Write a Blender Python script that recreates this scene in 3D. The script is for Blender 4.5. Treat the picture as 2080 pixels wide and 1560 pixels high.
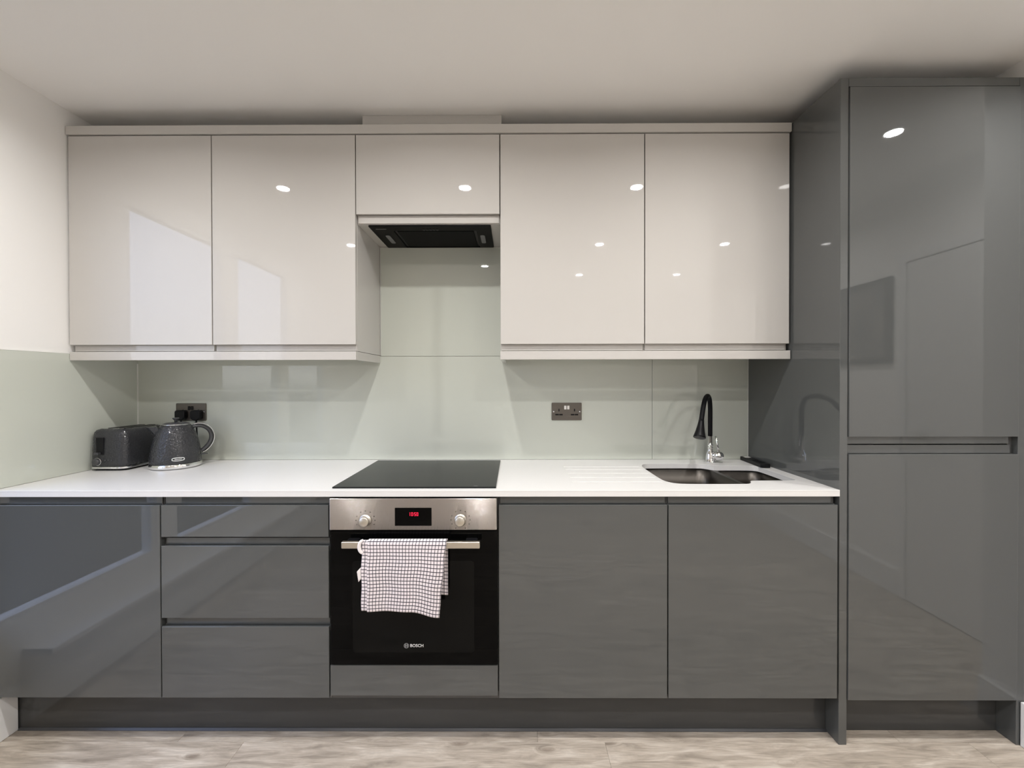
import bpy, bmesh, math, random
from mathutils import Vector, Matrix, Euler

for o in list(bpy.data.objects):
    bpy.data.objects.remove(o, do_unlink=True)
S = bpy.context.scene
COL = S.collection
PI = math.pi
random.seed(7)

# ------------------------------------------------------------------ camera
RT = Vector((0.99999, 0.0042, -0.0018)); UP = Vector((0.0018, 0.0068, 0.99998)); FW = Vector((-0.0043, 0.99997, -0.0068))
cam = bpy.data.cameras.new('camera')
cam.sensor_fit = 'HORIZONTAL'; cam.sensor_width = 36.0
cam.lens = 865.107 / 2080 * 36.0
cam.clip_start = 0.02; cam.clip_end = 200
co = bpy.data.objects.new('camera', cam); COL.objects.link(co)
M = Matrix.Identity(4)
for i in range(3):
    M[i][0] = RT[i]; M[i][1] = UP[i]; M[i][2] = -FW[i]
M[0][3], M[1][3], M[2][3] = 0.0562, -2.1008, 1.2943
co.matrix_world = M
S.camera = co

# ------------------------------------------------------------------ exposure, sampling
S.view_settings.view_transform = 'Standard'
S.view_settings.look = 'None'
S.view_settings.gamma = 1.0
S.view_settings.use_curve_mapping = False
S.view_settings.exposure = -0.05
cy = S.cycles
cy.use_denoising = True
cy.max_bounces = 10; cy.diffuse_bounces = 6; cy.glossy_bounces = 6; cy.transmission_bounces = 6; cy.transparent_max_bounces = 8
cy.sample_clamp_indirect = 4.0
cy.caustics_reflective = False; cy.caustics_refractive = False

# ------------------------------------------------------------------ world: dusk sky over dark ground
W = bpy.data.worlds.new('dusk'); S.world = W; W.use_nodes = True
nt = W.node_tree; nt.nodes.clear()
wo = nt.nodes.new('ShaderNodeOutputWorld'); bg = nt.nodes.new('ShaderNodeBackground')
tc = nt.nodes.new('ShaderNodeTexCoord'); sx = nt.nodes.new('ShaderNodeSeparateXYZ')
mr = nt.nodes.new('ShaderNodeMapRange'); cr = nt.nodes.new('ShaderNodeValToRGB')
mr.inputs[1].default_value = -1; mr.inputs[2].default_value = 1
e = cr.color_ramp.elements
e[0].position = 0.485; e[0].color = (0.02, 0.022, 0.024, 1)
e[1].position = 0.505; e[1].color = (0.80, 0.82, 0.84, 1)
k = e.new(0.58); k.color = (0.58, 0.68, 0.92, 1)
k = e.new(0.70); k.color = (0.46, 0.58, 0.92, 1)
nt.links.new(tc.outputs['Generated'], sx.inputs[0]); nt.links.new(sx.outputs[2], mr.inputs[0])
nt.links.new(mr.outputs[0], cr.inputs[0]); nt.links.new(cr.outputs[0], bg.inputs[0])
nt.links.new(bg.outputs[0], wo.inputs[0])
bg.inputs[1].default_value = 3.6

LAMP_W = 8.0
LAMP_COL = (1.0, 0.978, 0.962)
LAMPS = [(-1.29, -1.05), (-0.227, -1.05), (0.774, -1.05), (1.79, -1.05),
         (-1.29, -2.09), (-0.228, -2.10), (0.767, -2.09), (1.80, -2.09),
         (0.755, -3.10), (1.79, -3.10)]
ZC = 2.430
def room_lamp(x, y):
    l = bpy.data.lights.new('downlight_lamp', 'AREA'); l.shape = 'DISK'; l.size = 0.064
    l.spread = math.radians(158)
    l.energy = LAMP_W; l.color = LAMP_COL
    o = bpy.data.objects.new('downlight_lamp', l); COL.objects.link(o); o.location = (x, y, ZC - 0.0085)
    return o

# ------------------------------------------------------------------ material helpers
def mat(name, col=(.5, .5, .5), rough=.5, metal=0.0, **kw):
    m = bpy.data.materials.new(name); m.use_nodes = True
    b = m.node_tree.nodes['Principled BSDF']
    b.inputs['Base Color'].default_value = (*col, 1); b.inputs['Roughness'].default_value = rough
    b.inputs['Metallic'].default_value = metal
    for k_, v in kw.items():
        b.inputs[k_.replace('_', ' ')].default_value = v
    return m
def N(m, t): return m.node_tree.nodes.new(t)
def L(m, a, b): m.node_tree.links.new(a, b)
def BS(m): return m.node_tree.nodes['Principled BSDF']
def noise_bump(m, scale, strength, dist=0.001, detail=3, stretch=None, coord='Object'):
    t = N(m, 'ShaderNodeTexCoord'); n = N(m, 'ShaderNodeTexNoise'); b = N(m, 'ShaderNodeBump')
    n.inputs['Scale'].default_value = scale; n.inputs['Detail'].default_value = detail
    b.inputs['Strength'].default_value = strength; b.inputs['Distance'].default_value = dist
    src = t.outputs[coord]
    if stretch:
        mp = N(m, 'ShaderNodeMapping'); mp.inputs['Scale'].default_value = stretch
        L(m, src, mp.inputs[0]); src = mp.outputs[0]
    L(m, src, n.inputs['Vector']); L(m, n.outputs[0], b.inputs['Height']); L(m, b.outputs[0], BS(m).inputs['Normal'])
    return n
def noise_col(m, c1, c2, scale, detail=3, stretch=None):
    t = N(m, 'ShaderNodeTexCoord'); n = N(m, 'ShaderNodeTexNoise'); r = N(m, 'ShaderNodeValToRGB')
    n.inputs['Scale'].default_value = scale; n.inputs['Detail'].default_value = detail
    src = t.outputs['Object']
    if stretch:
        mp = N(m, 'ShaderNodeMapping'); mp.inputs['Scale'].default_value = stretch
        L(m, src, mp.inputs[0]); src = mp.outputs[0]
    r.color_ramp.elements[0].position = .35; r.color_ramp.elements[1].position = .65
    r.color_ramp.elements[0].color = (*c1, 1); r.color_ramp.elements[1].color = (*c2, 1)
    L(m, src, n.inputs['Vector']); L(m, n.outputs[0], r.inputs[0]); L(m, r.outputs[0], BS(m).inputs['Base Color'])

WALL = mat('wall_paint', (.85, .84, .82), .65); noise_bump(WALL, 180, .12, .0006)
CEIL = mat('ceiling_paint', (.88, .87, .85), .8); noise_bump(CEIL, 140, .1, .0006)
LIGHT = mat('light_grey_gloss', (.53, .512, .487), .02, IOR=1.5)
DARK = mat('dark_grey_gloss', (.083, .087, .086), .022, IOR=1.62)
PLINTH = mat('plinth_grey_gloss', (.052, .053, .053), .10, IOR=1.4)
DARKM = mat('dark_grey_matt', (.085, .085, .085), .45)
CARC = mat('light_carcass', (.56, .54, .51), .35)
SPLASH = mat('painted_glass', (.56, .585, .525), .015, IOR=1.52)
QUARTZ = mat('white_quartz', (.82, .805, .785), .28); noise_col(QUARTZ, (.73, .722, .71), (.77, .762, .75), 400)
STEEL = mat('brushed_steel', (.42, .39, .37), .17, 1.0)
# brushed along X: every grain tilts the normal up or down by a random amount, so reflections smear into vertical streaks
_gc = N(STEEL, 'ShaderNodeTexCoord'); _sc = N(STEEL, 'ShaderNodeVectorMath'); _sc.operation = 'SCALE'; _sc.inputs['Scale'].default_value = 5000
_wn = N(STEEL, 'ShaderNodeTexWhiteNoise'); _mr = N(STEEL, 'ShaderNodeMapRange'); _mr.inputs[3].default_value = -.62; _mr.inputs[4].default_value = .62
_cx = N(STEEL, 'ShaderNodeCombineXYZ'); _ge = N(STEEL, 'ShaderNodeNewGeometry'); _ad = N(STEEL, 'ShaderNodeVectorMath'); _nm = N(STEEL, 'ShaderNodeVectorMath'); _nm.operation = 'NORMALIZE'
L(STEEL, _gc.outputs['Object'], _sc.inputs[0]); L(STEEL, _sc.outputs[0], _wn.inputs['Vector']); L(STEEL, _wn.outputs['Value'], _mr.inputs[0]); L(STEEL, _mr.outputs[0], _cx.inputs[2])
L(STEEL, _ge.outputs['Normal'], _ad.inputs[0]); L(STEEL, _cx.outputs[0], _ad.inputs[1]); L(STEEL, _ad.outputs[0], _nm.inputs[0]); L(STEEL, _nm.outputs[0], BS(STEEL).inputs['Normal'])
STEEL2 = mat('satin_handle_steel', (.62, .58, .51), .32, 1.0); noise_bump(STEEL2, 60, .05, .0003, 3, (1, 40, 40))
SINKM = mat('sink_steel', (.11, .10, .09), .40, 1.0); noise_bump(SINKM, 40, .05, .0003, 3, (1, 1, 30))
CHROME = mat('chrome', (.85, .85, .85), .05, 1.0)
BLACKG = mat('black_glass', (.002, .002, .002), .03, IOR=1.18)
HOBG = mat('hob_glass', (.012, .013, .013), .10, IOR=1.18)
BLACK = mat('black_plastic', (.007, .007, .008), .36, IOR=1.3)
BLACKM = mat('black_rubber', (.005, .005, .006), .55, IOR=1.25)
HOODM = mat('hood_black', (.0045, .0045, .0045), .3, IOR=1.12)
HOODF = mat('hood_filter_mesh', (.004, .0045, .0045), .45, IOR=1.12); noise_bump(HOODF, 900, .3, .0005)
GREYL = mat('grey_lens', (.16, .165, .17), .3)
WHITE = mat('white_plastic', (.82, .80, .77), .3)
WTRIM = mat('white_gloss_trim', (.80, .80, .80), .3)
NICKEL = mat('dark_nickel_plate', (.14, .125, .11), .38, .7); noise_bump(NICKEL, 80, .05, .0003, 3, (1, 60, 60))
GREYM = mat('logo_grey', (.22, .22, .22), .5)
WHITEI = mat('logo_white', (.75, .75, .74), .5)
INK = mat('mark_ink', (.05, .045, .04), .6)
SEAL = mat('white_sealant', (.80, .80, .77), .4)
HAMMER = mat('hammered_grey_enamel', (.034, .035, .038), .16, IOR=1.45)
_t = N(HAMMER, 'ShaderNodeTexCoord'); _v = N(HAMMER, 'ShaderNodeTexVoronoi'); _b = N(HAMMER, 'ShaderNodeBump')
_v.inputs['Scale'].default_value = 150; _b.inputs['Strength'].default_value = .5; _b.inputs['Distance'].default_value = .003
L(HAMMER, _t.outputs['Object'], _v.inputs['Vector']); L(HAMMER, _v.outputs['Distance'], _b.inputs['Height']); L(HAMMER, _b.outputs[0], BS(HAMMER).inputs['Normal'])
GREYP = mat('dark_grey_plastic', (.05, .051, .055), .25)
LED = mat('red_led', (0, 0, 0), .5)
BS(LED).inputs['Emission Color'].default_value = (1, .012, .06, 1); BS(LED).inputs['Emission Strength'].default_value = 1.6
LENS = mat('lit_lens', (1, 1, 1), .5)
BS(LENS).inputs['Emission Color'].default_value = (1, .97, .93, 1); BS(LENS).inputs['Emission Strength'].default_value = 70
PAINTING = mat('dark_picture', (.10, .095, .09), .3); noise_col(PAINTING, (.07, .07, .075), (.16, .14, .13), 6)
DOORW = mat('white_door_paint', (.76, .755, .745), .4)

GLASS = bpy.data.materials.new('window_glass'); GLASS.use_nodes = True
_n = GLASS.node_tree; _n.nodes.clear()
_o = _n.nodes.new('ShaderNodeOutputMaterial'); _x = _n.nodes.new('ShaderNodeMixShader'); _f = _n.nodes.new('ShaderNodeLayerWeight')
_tr = _n.nodes.new('ShaderNodeBsdfTransparent'); _g = _n.nodes.new('ShaderNodeBsdfGlossy'); _g.inputs['Roughness'].default_value = .01
_f.inputs[0].default_value = .5
_p = _n.nodes.new('ShaderNodeMath'); _p.operation = 'POWER'; _p.inputs[1].default_value = 5; _a = _n.nodes.new('ShaderNodeMath'); _a.operation = 'MULTIPLY_ADD'; _a.inputs[1].default_value = .95; _a.inputs[2].default_value = .04
_n.links.new(_f.outputs['Facing'], _p.inputs[0]); _n.links.new(_p.outputs[0], _a.inputs[0])
_n.links.new(_a.outputs[0], _x.inputs[0]); _n.links.new(_tr.outputs[0], _x.inputs[1]); _n.links.new(_g.outputs[0], _x.inputs[2]); _n.links.new(_x.outputs[0], _o.inputs[0])

# wood planks: grain along local X, tone from the object's random number
WOOD = mat('oak_laminate', (.5, .43, .36), .42)
def build_wood(m):
    t = N(m, 'ShaderNodeTexCoord'); oi = N(m, 'ShaderNodeObjectInfo'); add = N(m, 'ShaderNodeVectorMath'); add.operation = 'ADD'
    cmb = N(m, 'ShaderNodeCombineXYZ'); mul = N(m, 'ShaderNodeMath'); mul.operation = 'MULTIPLY'; mul.inputs[1].default_value = 37
    L(m, oi.outputs['Random'], mul.inputs[0]); L(m, mul.outputs[0], cmb.inputs[0]); L(m, mul.outputs[0], cmb.inputs[1])
    L(m, t.outputs['Object'], add.inputs[0]); L(m, cmb.outputs[0], add.inputs[1])
    # knots: distance field bends the grain
    mpk = N(m, 'ShaderNodeMapping'); mpk.inputs['Scale'].default_value = (4.2, 11, 1); L(m, add.outputs[0], mpk.inputs[0])
    vor = N(m, 'ShaderNodeTexVoronoi'); vor.inputs['Scale'].default_value = 1.0; L(m, mpk.outputs[0], vor.inputs['Vector'])
    kr = N(m, 'ShaderNodeValToRGB'); kr.color_ramp.elements[0].position = 0.02; kr.color_ramp.elements[0].color = (1, 1, 1, 1)
    kr.color_ramp.elements[1].position = 0.24; kr.color_ramp.elements[1].color = (0, 0, 0, 1)
    L(m, vor.outputs['Distance'], kr.inputs[0])
    mp = N(m, 'ShaderNodeMapping'); mp.inputs['Scale'].default_value = (3.2, 19, 1); L(m, add.outputs[0], mp.inputs[0])
    wob = N(m, 'ShaderNodeMix'); wob.data_type = 'VECTOR'
    n1 = N(m, 'ShaderNodeTexNoise'); n1.inputs['Scale'].default_value = 1.6; n1.inputs['Detail'].default_value = 6; n1.inputs['Roughness'].default_value = .62; n1.inputs['Distortion'].default_value = .7
    off = N(m, 'ShaderNodeVectorMath'); off.operation = 'MULTIPLY_ADD'; L(m, kr.outputs[0], off.inputs[0]); off.inputs[1].default_value = (.3, .7, 0); L(m, mp.outputs[0], off.inputs[2])
    L(m, off.outputs[0], n1.inputs['Vector'])
    r = N(m, 'ShaderNodeValToRGB'); el = r.color_ramp.elements
    el[0].position = .28; el[0].color = (.25, .215, .175, 1); el[1].position = .70; el[1].color = (.61, .55, .475, 1)
    q = el.new(.5); q.color = (.44, .38, .315, 1)
    L(m, n1.outputs[0], r.inputs[0])
    n2 = N(m, 'ShaderNodeTexNoise'); n2.inputs['Scale'].default_value = 5; n2.inputs['Detail'].default_value = 3
    mp2 = N(m, 'ShaderNodeMapping'); mp2.inputs['Scale'].default_value = (3, 60, 1); L(m, add.outputs[0], mp2.inputs[0]); L(m, mp2.outputs[0], n2.inputs['Vector'])
    mx = N(m, 'ShaderNodeMix'); mx.data_type = 'RGBA'; mx.blend_type = 'MULTIPLY'; mx.inputs[0].default_value = .5
    L(m, r.outputs[0], mx.inputs[6]); L(m, n2.outputs[0], mx.inputs[7])
    mk = N(m, 'ShaderNodeMix'); mk.data_type = 'RGBA'; mk.inputs[7].default_value = (.13, .10, .075, 1)
    kr2 = N(m, 'ShaderNodeValToRGB'); kr2.color_ramp.elements[0].position = 0.0; kr2.color_ramp.elements[0].color = (.9, .9, .9, 1)
    kr2.color_ramp.elements[1].position = 0.17; kr2.color_ramp.elements[1].color = (0, 0, 0, 1)
    L(m, vor.outputs['Distance'], kr2.inputs[0]); L(m, kr2.outputs[0], mk.inputs[0]); L(m, mx.outputs[2], mk.inputs[6])
    hs = N(m, 'ShaderNodeHueSaturation'); mr_ = N(m, 'ShaderNodeMapRange'); mr_.inputs[3].default_value = 1.25; mr_.inputs[4].default_value = 1.55
    L(m, oi.outputs['Random'], mr_.inputs[0]); L(m, mr_.outputs[0], hs.inputs['Value']); L(m, mk.outputs[2], hs.inputs['Color'])
    L(m, hs.outputs[0], BS(m).inputs['Base Color'])
    b = N(m, 'ShaderNodeBump'); b.inputs['Strength'].default_value = .15; b.inputs['Distance'].default_value = .0008
    L(m, n1.outputs[0], b.inputs['Height']); L(m, b.outputs[0], BS(m).inputs['Normal'])
build_wood(WOOD)

# tea towel: woven dark check, UV in metres
CLOTH = mat('checked_cotton', (.80, .74, .76), .9)
def build_cloth(m):
    uv = N(m, 'ShaderNodeUVMap'); sp = N(m, 'ShaderNodeSeparateXYZ'); L(m, uv.outputs[0], sp.inputs[0])
    outs = []
    for k_, (pitch, wd) in enumerate(((.0112, .0021), (.0121, .0026))):
        d = N(m, 'ShaderNodeMath'); d.operation = 'DIVIDE'; d.inputs[1].default_value = pitch; L(m, sp.outputs[k_], d.inputs[0])
        f = N(m, 'ShaderNodeMath'); f.operation = 'FRACT'; L(m, d.outputs[0], f.inputs[0])
        c = N(m, 'ShaderNodeMath'); c.operation = 'LESS_THAN'; c.inputs[1].default_value = wd / pitch; L(m, f.outputs[0], c.inputs[0])
        outs.append(c)
    mxm = N(m, 'ShaderNodeMath'); mxm.operation = 'MAXIMUM'; L(m, outs[0].outputs[0], mxm.inputs[0]); L(m, outs[1].outputs[0], mxm.inputs[1])
    mx = N(m, 'ShaderNodeMix'); mx.data_type = 'RGBA'; mx.inputs[6].default_value = (.78, .715, .74, 1); mx.inputs[7].default_value = (.035, .032, .045, 1)
    L(m, mxm.outputs[0], mx.inputs[0]); L(m, mx.outputs[2], BS(m).inputs['Base Color'])
    t = N(m, 'ShaderNodeTexNoise'); t.inputs['Scale'].default_value = 900; b = N(m, 'ShaderNodeBump'); b.inputs['Strength'].default_value = .2; b.inputs['Distance'].default_value = .0004
    L(m, uv.outputs[0], t.inputs['Vector']); L(m, t.outputs[0], b.inputs['Height']); L(m, b.outputs[0], BS(m).inputs['Normal'])
build_cloth(CLOTH)
WCLOTH = mat('white_cotton', (.82, .78, .79), .9)

# ------------------------------------------------------------------ object helpers
def tag(o, label=None, cat=None, group=None, kind=None):
    if label: o['label'] = label
    if cat: o['category'] = cat
    if group: o['group'] = group
    if kind: o['kind'] = kind
    return o
def thing(name, loc, label, cat, group=None):
    o = bpy.data.objects.new(name, None); o.empty_display_size = .05; COL.objects.link(o); o.location = loc
    return tag(o, label, cat, group)
def place(o, parent):
    COL.objects.link(o)
    if parent is not None:
        o.parent = parent
        p = parent; loc = Vector(parent.location)
        while p.parent is not None:
            p = p.parent
            loc = Vector((0, 0, 0)) if p.type == 'MESH' else Vector(p.location)
        base = loc if parent.type == 'EMPTY' else Vector((0, 0, 0))
        if parent.type == 'MESH':
            base = Vector((0, 0, 0))
            o.matrix_parent_inverse = parent_world(parent).inverted()
        else:
            o.matrix_parent_inverse = Matrix.Translation(-Vector(parent.location))
def parent_world(o):
    m = o.matrix_basis.copy()
    if o.parent is not None:
        m = parent_world(o.parent) @ o.matrix_parent_inverse @ m
    return m
class MB:
    """collects shapes in world coordinates; build() links them as ONE mesh object"""
    def __init__(s): s.bm = bmesh.new()
    def _add(s, b, smooth=False, xf=None):
        if xf is not None: bmesh.ops.transform(b, matrix=xf, verts=b.verts)
        bmesh.ops.recalc_face_normals(b, faces=b.faces)
        for f in b.faces: f.smooth = smooth
        me = bpy.data.meshes.new('t'); b.to_mesh(me); b.free(); s.bm.from_mesh(me); bpy.data.meshes.remove(me)
        return s
    def box(s, x0, x1, y0, y1, z0, z1, bev=0, seg=2, smooth=False, xf=None):
        b = bmesh.new(); bmesh.ops.create_cube(b, size=1)
        for v in b.verts:
            v.co = Vector(((x0 + x1) / 2 + v.co.x * (x1 - x0), (y0 + y1) / 2 + v.co.y * (y1 - y0), (z0 + z1) / 2 + v.co.z * (z1 - z0)))
        if bev: bmesh.ops.bevel(b, geom=b.edges[:], offset=bev, segments=seg, affect='EDGES', profile=.5)
        return s._add(b, smooth, xf)
    def prism(s, pts, axis, a0, a1, bev=0, pick=None, seg=2, smooth=False, xf=None):
        """pts: outline in the two other axes (x: y,z / y: x,z / z: x,y), swept along axis"""
        b = bmesh.new()
        def P(p, a):
            return {'x': (a, p[0], p[1]), 'y': (p[0], a, p[1]), 'z': (p[0], p[1], a)}[axis]
        v0 = [b.verts.new(P(p, a0)) for p in pts]; v1 = [b.verts.new(P(p, a1)) for p in pts]
        n = len(pts)
        b.faces.new(v0); b.faces.new(list(reversed(v1)))
        for i in range(n): b.faces.new((v0[i], v1[i], v1[(i + 1) % n], v0[(i + 1) % n]))
        bmesh.ops.recalc_face_normals(b, faces=b.faces)
        if bev:
            es = [e_ for e_ in b.edges if pick is None or pick(e_)]
            bmesh.ops.bevel(b, geom=es, offset=bev, segments=seg, affect='EDGES', profile=.5)
        return s._add(b, smooth, xf)
    def lathe(s, prof, c, n=32, xf=None, smooth=True, sx_=1, sy_=1):
        """prof: (radius, z) pairs round the vertical through c"""
        b = bmesh.new(); rings = []
        for r, z in prof:
            if r < 1e-6: rings.append([b.verts.new((c[0], c[1], c[2] + z))])
            else: rings.append([b.verts.new((c[0] + sx_ * r * math.cos(2 * PI * k_ / n), c[1] + sy_ * r * math.sin(2 * PI * k_ / n), c[2] + z)) for k_ in range(n)])
        for A, B in zip(rings, rings[1:]):
            if len(A) == 1 and len(B) == 1: continue
            for k_ in range(n):
                k2 = (k_ + 1) % n
                if len(A) == 1: b.faces.new((A[0], B[k_], B[k2]))
                elif len(B) == 1: b.faces.new((A[k_], A[k2], B[0]))
                else: b.faces.new((A[k_], A[k2], B[k2], B[k_]))
        return s._add(b, smooth, xf)
    def tube(s, pts, rad, n=12, smooth=True, flat=1.0, up=None):
        b = bmesh.new(); pts = [Vector(p) for p in pts]; rings = []
        if not hasattr(rad, '__len__'): rad = [rad] * len(pts)
        nrm = None
        for i, p in enumerate(pts):
            d = (pts[min(i + 1, len(pts) - 1)] - pts[max(i - 1, 0)]).normalized()
            if nrm is None:
                nrm = Vector(up) if up else (Vector((0, 0, 1)) if abs(d.z) < .9 else Vector((1, 0, 0)))
            nrm = (nrm - d * nrm.dot(d)).normalized(); bi = d.cross(nrm)
            rings.append([b.verts.new(p + (nrm * math.cos(2 * PI * k_ / n) + bi * math.sin(2 * PI * k_ / n) * flat) * rad[i]) for k_ in range(n)])
        for A, B in zip(rings, rings[1:]):
            for k_ in range(n): b.faces.new((A[k_], A[(k_ + 1) % n], B[(k_ + 1) % n], B[k_]))
        b.faces.new(rings[0]); b.faces.new(list(reversed(rings[-1])))
        return s._add(b, smooth)
    def cyl(s, p0, p1, r0, r1=None, n=24, smooth=True):
        r1 = r0 if r1 is None else r1
        p0 = Vector(p0); p1 = Vector(p1); d = p1 - p0; e_ = min(.001, r0 * .2, d.length * .2) / d.length
        return s.tube([p0, p0, p0 + d * e_, p1 - d * e_, p1, p1][1:5], [r0 * .96, r0, r1, r1 * .96], n, smooth)
    def grid(s, fn, nu, nv, uvfn=None, smooth=True):
        b = bmesh.new(); uvl = b.loops.layers.uv.new('UVMap') if uvfn else None
        V = [[b.verts.new(fn(i / nu, j / nv)) for j in range(nv + 1)] for i in range(nu + 1)]
        for i in range(nu):
            for j in range(nv):
                f = b.faces.new((V[i][j], V[i + 1][j], V[i + 1][j + 1], V[i][j + 1])); f.smooth = smooth
                if uvfn:
                    for l_, (a, c) in zip(f.loops, ((i, j), (i + 1, j), (i + 1, j + 1), (i, j + 1))): l_[uvl].uv = uvfn(a / nu, c / nv)
        me = bpy.data.meshes.new('t'); b.to_mesh(me); b.free(); s.bm.from_mesh(me); bpy.data.meshes.remove(me)
        return s
    def build(s, name, m, parent=None, solid=0):
        me = bpy.data.meshes.new(name); s.bm.to_mesh(me); s.bm.free(); me.materials.append(m)
        o = bpy.data.objects.new(name, me); place(o, parent)
        if solid:
            md = o.modifiers.new('solid', 'SOLIDIFY'); md.thickness = solid; md.offset = 0
        return o
def rounded(x0, x1, y0, y1, r, n=6):
    """rounded rectangle outline; r is one radius or four (x1y1, x0y1, x0y0, x1y0)"""
    if not hasattr(r, '__len__'): r = [r] * 4
    out = []
    for (cx_, cy_, a0), q in zip(((x1, y1, 0), (x0, y1, 90), (x0, y0, 180), (x1, y0, 270)), r):
        ox = cx_ - q if a0 in (0, 270) else cx_ + q; oy = cy_ - q if a0 in (0, 90) else cy_ + q
        for k_ in range(n + 1):
            a = math.radians(a0 + 90 * k_ / n); out.append((ox + q * math.cos(a), oy + q * math.sin(a)))
    return out
def sheet(outer, holes, z0, z1, bev=0):
    """flat slab with holes through it (outline lists in x,y): filled curve turned into a mesh"""
    c = bpy.data.curves.new('t', 'CURVE'); c.dimensions = '2D'; c.fill_mode = 'BOTH'
    for pts in [outer] + holes:
        sp = c.splines.new('POLY'); sp.points.add(len(pts) - 1); sp.use_cyclic_u = True
        for p, q in zip(sp.points, pts): p.co = (q[0], q[1], 0, 1)
    c.extrude = (z1 - z0) / 2 - bev; c.bevel_depth = bev; c.bevel_resolution = 1; c.offset = -bev
    o = bpy.data.objects.new('t', c); COL.objects.link(o); bpy.context.view_layer.update()
    dg = bpy.context.evaluated_depsgraph_get(); me = bpy.data.meshes.new_from_object(o.evaluated_get(dg))
    bpy.data.objects.remove(o); bpy.data.curves.remove(c)
    me.transform(Matrix.Translation((0, 0, (z0 + z1) / 2)))
    for p in me.polygons: p.use_smooth = False
    me.materials.clear()
    return me
def mesh_obj(name, me, m, parent=None):
    me.name = name; me.materials.append(m); o = bpy.data.objects.new(name, me); place(o, parent); return o
def text_mesh(body, size, depth, weight=0.0, align='CENTER'):
    c = bpy.data.curves.new('t', 'FONT'); c.body = body; c.size = size; c.extrude = depth; c.offset = weight
    c.align_x = align; c.align_y = 'CENTER'
    o = bpy.data.objects.new('t', c); COL.objects.link(o); bpy.context.view_layer.update()
    dg = bpy.context.evaluated_depsgraph_get(); me = bpy.data.meshes.new_from_object(o.evaluated_get(dg))
    bpy.data.objects.remove(o); bpy.data.curves.remove(c); me.materials.clear()
    return me

# ------------------------------------------------------------------ room shell
XL, XR, XR2, YB = -1.8065, 1.8630, 2.37, -4.35
TH = .18
def struct(o): o['kind'] = 'structure'; return o
struct(MB().box(XL - TH, XR2 + TH, 0, TH, -.1, 2.55).build('wall_back', WALL))
# left wall with the two tall window openings
WIN = [(-1.300, -.600), (-2.085, -1.415)]; WZ0, WZ1 = .400, 2.175; TL = .06
m = MB()
ys = [0.0, WIN[0][1], WIN[0][0], WIN[1][1], WIN[1][0], YB]
for i in range(5):
    if i % 2 == 0: m.box(XL - TL, XL, ys[i + 1], ys[i], -.1, 2.55)
    else: m.box(XL - TL, XL, ys[i + 1], ys[i], -.1, WZ0).box(XL - TL, XL, ys[i + 1], ys[i], WZ1, 2.55)
struct(m.build('wall_left', WALL))
struct(MB().box(XR, XR2 + TH, -.74, 0, -.1, 2.55).box(XR2, XR2 + TH, YB, -.74, -.1, 2.55).build('wall_right', WALL))
struct(MB().box(XL - TH, XR2 + TH, YB - TH, YB, -.1, 2.55).build('wall_front', WALL))
struct(MB().box(XL - TH, XR2 + TH, YB - TH, TH, ZC, ZC + .1).build('ceiling', CEIL))
fl = struct(MB().box(XL - TH, XR2 + TH, YB - TH, TH, -.1, -.010).build('floor', DARKM))
# planks: one shared mesh, laid in rows along X
pm = MB().box(-.6475, .6475, -.0945, .0945, -.0095, 0, .0006, 1)
pme = bpy.data.meshes.new('plank'); pm.bm.to_mesh(pme); pm.bm.free(); pme.materials.append(WOOD)
row = 0
y = -.5825
seams = [.380, -.25, -.86, .14, .72, -.5, .05]
def lay(x0, x1, yc, full):
    if full: me = pme
    else:
        b = MB().box(-(x1 - x0) / 2 + .0004, (x1 - x0) / 2 - .0004, -.0945, .0945, -.0095, 0, .0006, 1)
        me = bpy.data.meshes.new('plank'); b.bm.to_mesh(me); b.bm.free(); me.materials.append(WOOD)
    o = bpy.data.objects.new('plank', me); COL.objects.link(o); o.parent = fl; o.location = ((x0 + x1) / 2, yc, 0)
LEN = 1.2955
yc = -.5825 + .19 / 2 + .19 * 3
while yc > YB:
    xs = seams[row % 7]
    if abs(yc - (-.6775)) < .01: xs = .380
    while xs > XL: xs -= LEN
    while xs < XR2:
        a, b_ = max(xs, XL + .002), min(xs + LEN, XR2 - .002)
        if b_ - a > .02: lay(a, b_, yc, b_ - a > LEN - .001)
        xs += LEN
    yc -= .19; row += 1
# baseboards
def skirting(name, pts):
    """pts in plan; straight runs of an eased-top board"""
    m_ = MB()
    for (x0, y0, x1, y1, nx, ny) in pts:
        t = .018
        m_.box(min(x0, x1, x0 + nx * t, x1 + nx * t), max(x0, x1, x0 + nx * t, x1 + nx * t), min(y0, y1, y0 + ny * t, y1 + ny * t), max(y0, y1, y0 + ny * t, y1 + ny * t), .0005, .158, .003, 2)
    return struct(m_.build(name, WTRIM))
skirting('baseboard_left', [(XL + .0003, -.5325, XL + .0003, YB + .02, 1, 0)])
skirting('baseboard_right', [(XR - .0003, -.5945, XR - .0003, -.74, -1, 0), (XR2 - .0003, -1.66, XR2 - .0003, YB + .02, -1, 0)])
# sill ledge below the tall windows
struct(MB().box(XL + .0005, XL + .115, -3.2, -.69, .262, .285, .003).build('trim_1', WTRIM))
# windows
for i, (a, b_) in enumerate(WIN):
    w = struct(MB().box(XL - .058, XL - .004, a + .0005, a + .025, WZ0 + .0005, WZ1 - .0005).box(XL - .058, XL - .004, b_ - .025, b_ - .0005, WZ0 + .0005, WZ1 - .0005)
               .box(XL - .058, XL - .004, a + .025, b_ - .025, WZ0 + .0005, WZ0 + .025).box(XL - .058, XL - .004, a + .025, b_ - .025, WZ1 - .025, WZ1 - .0005).build('window_%d' % (i + 1), WTRIM))
    MB().box(XL - .022, XL - .016, a + .025, b_ - .025, WZ0 + .025, WZ1 - .025).build('pane', GLASS, w)
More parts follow.
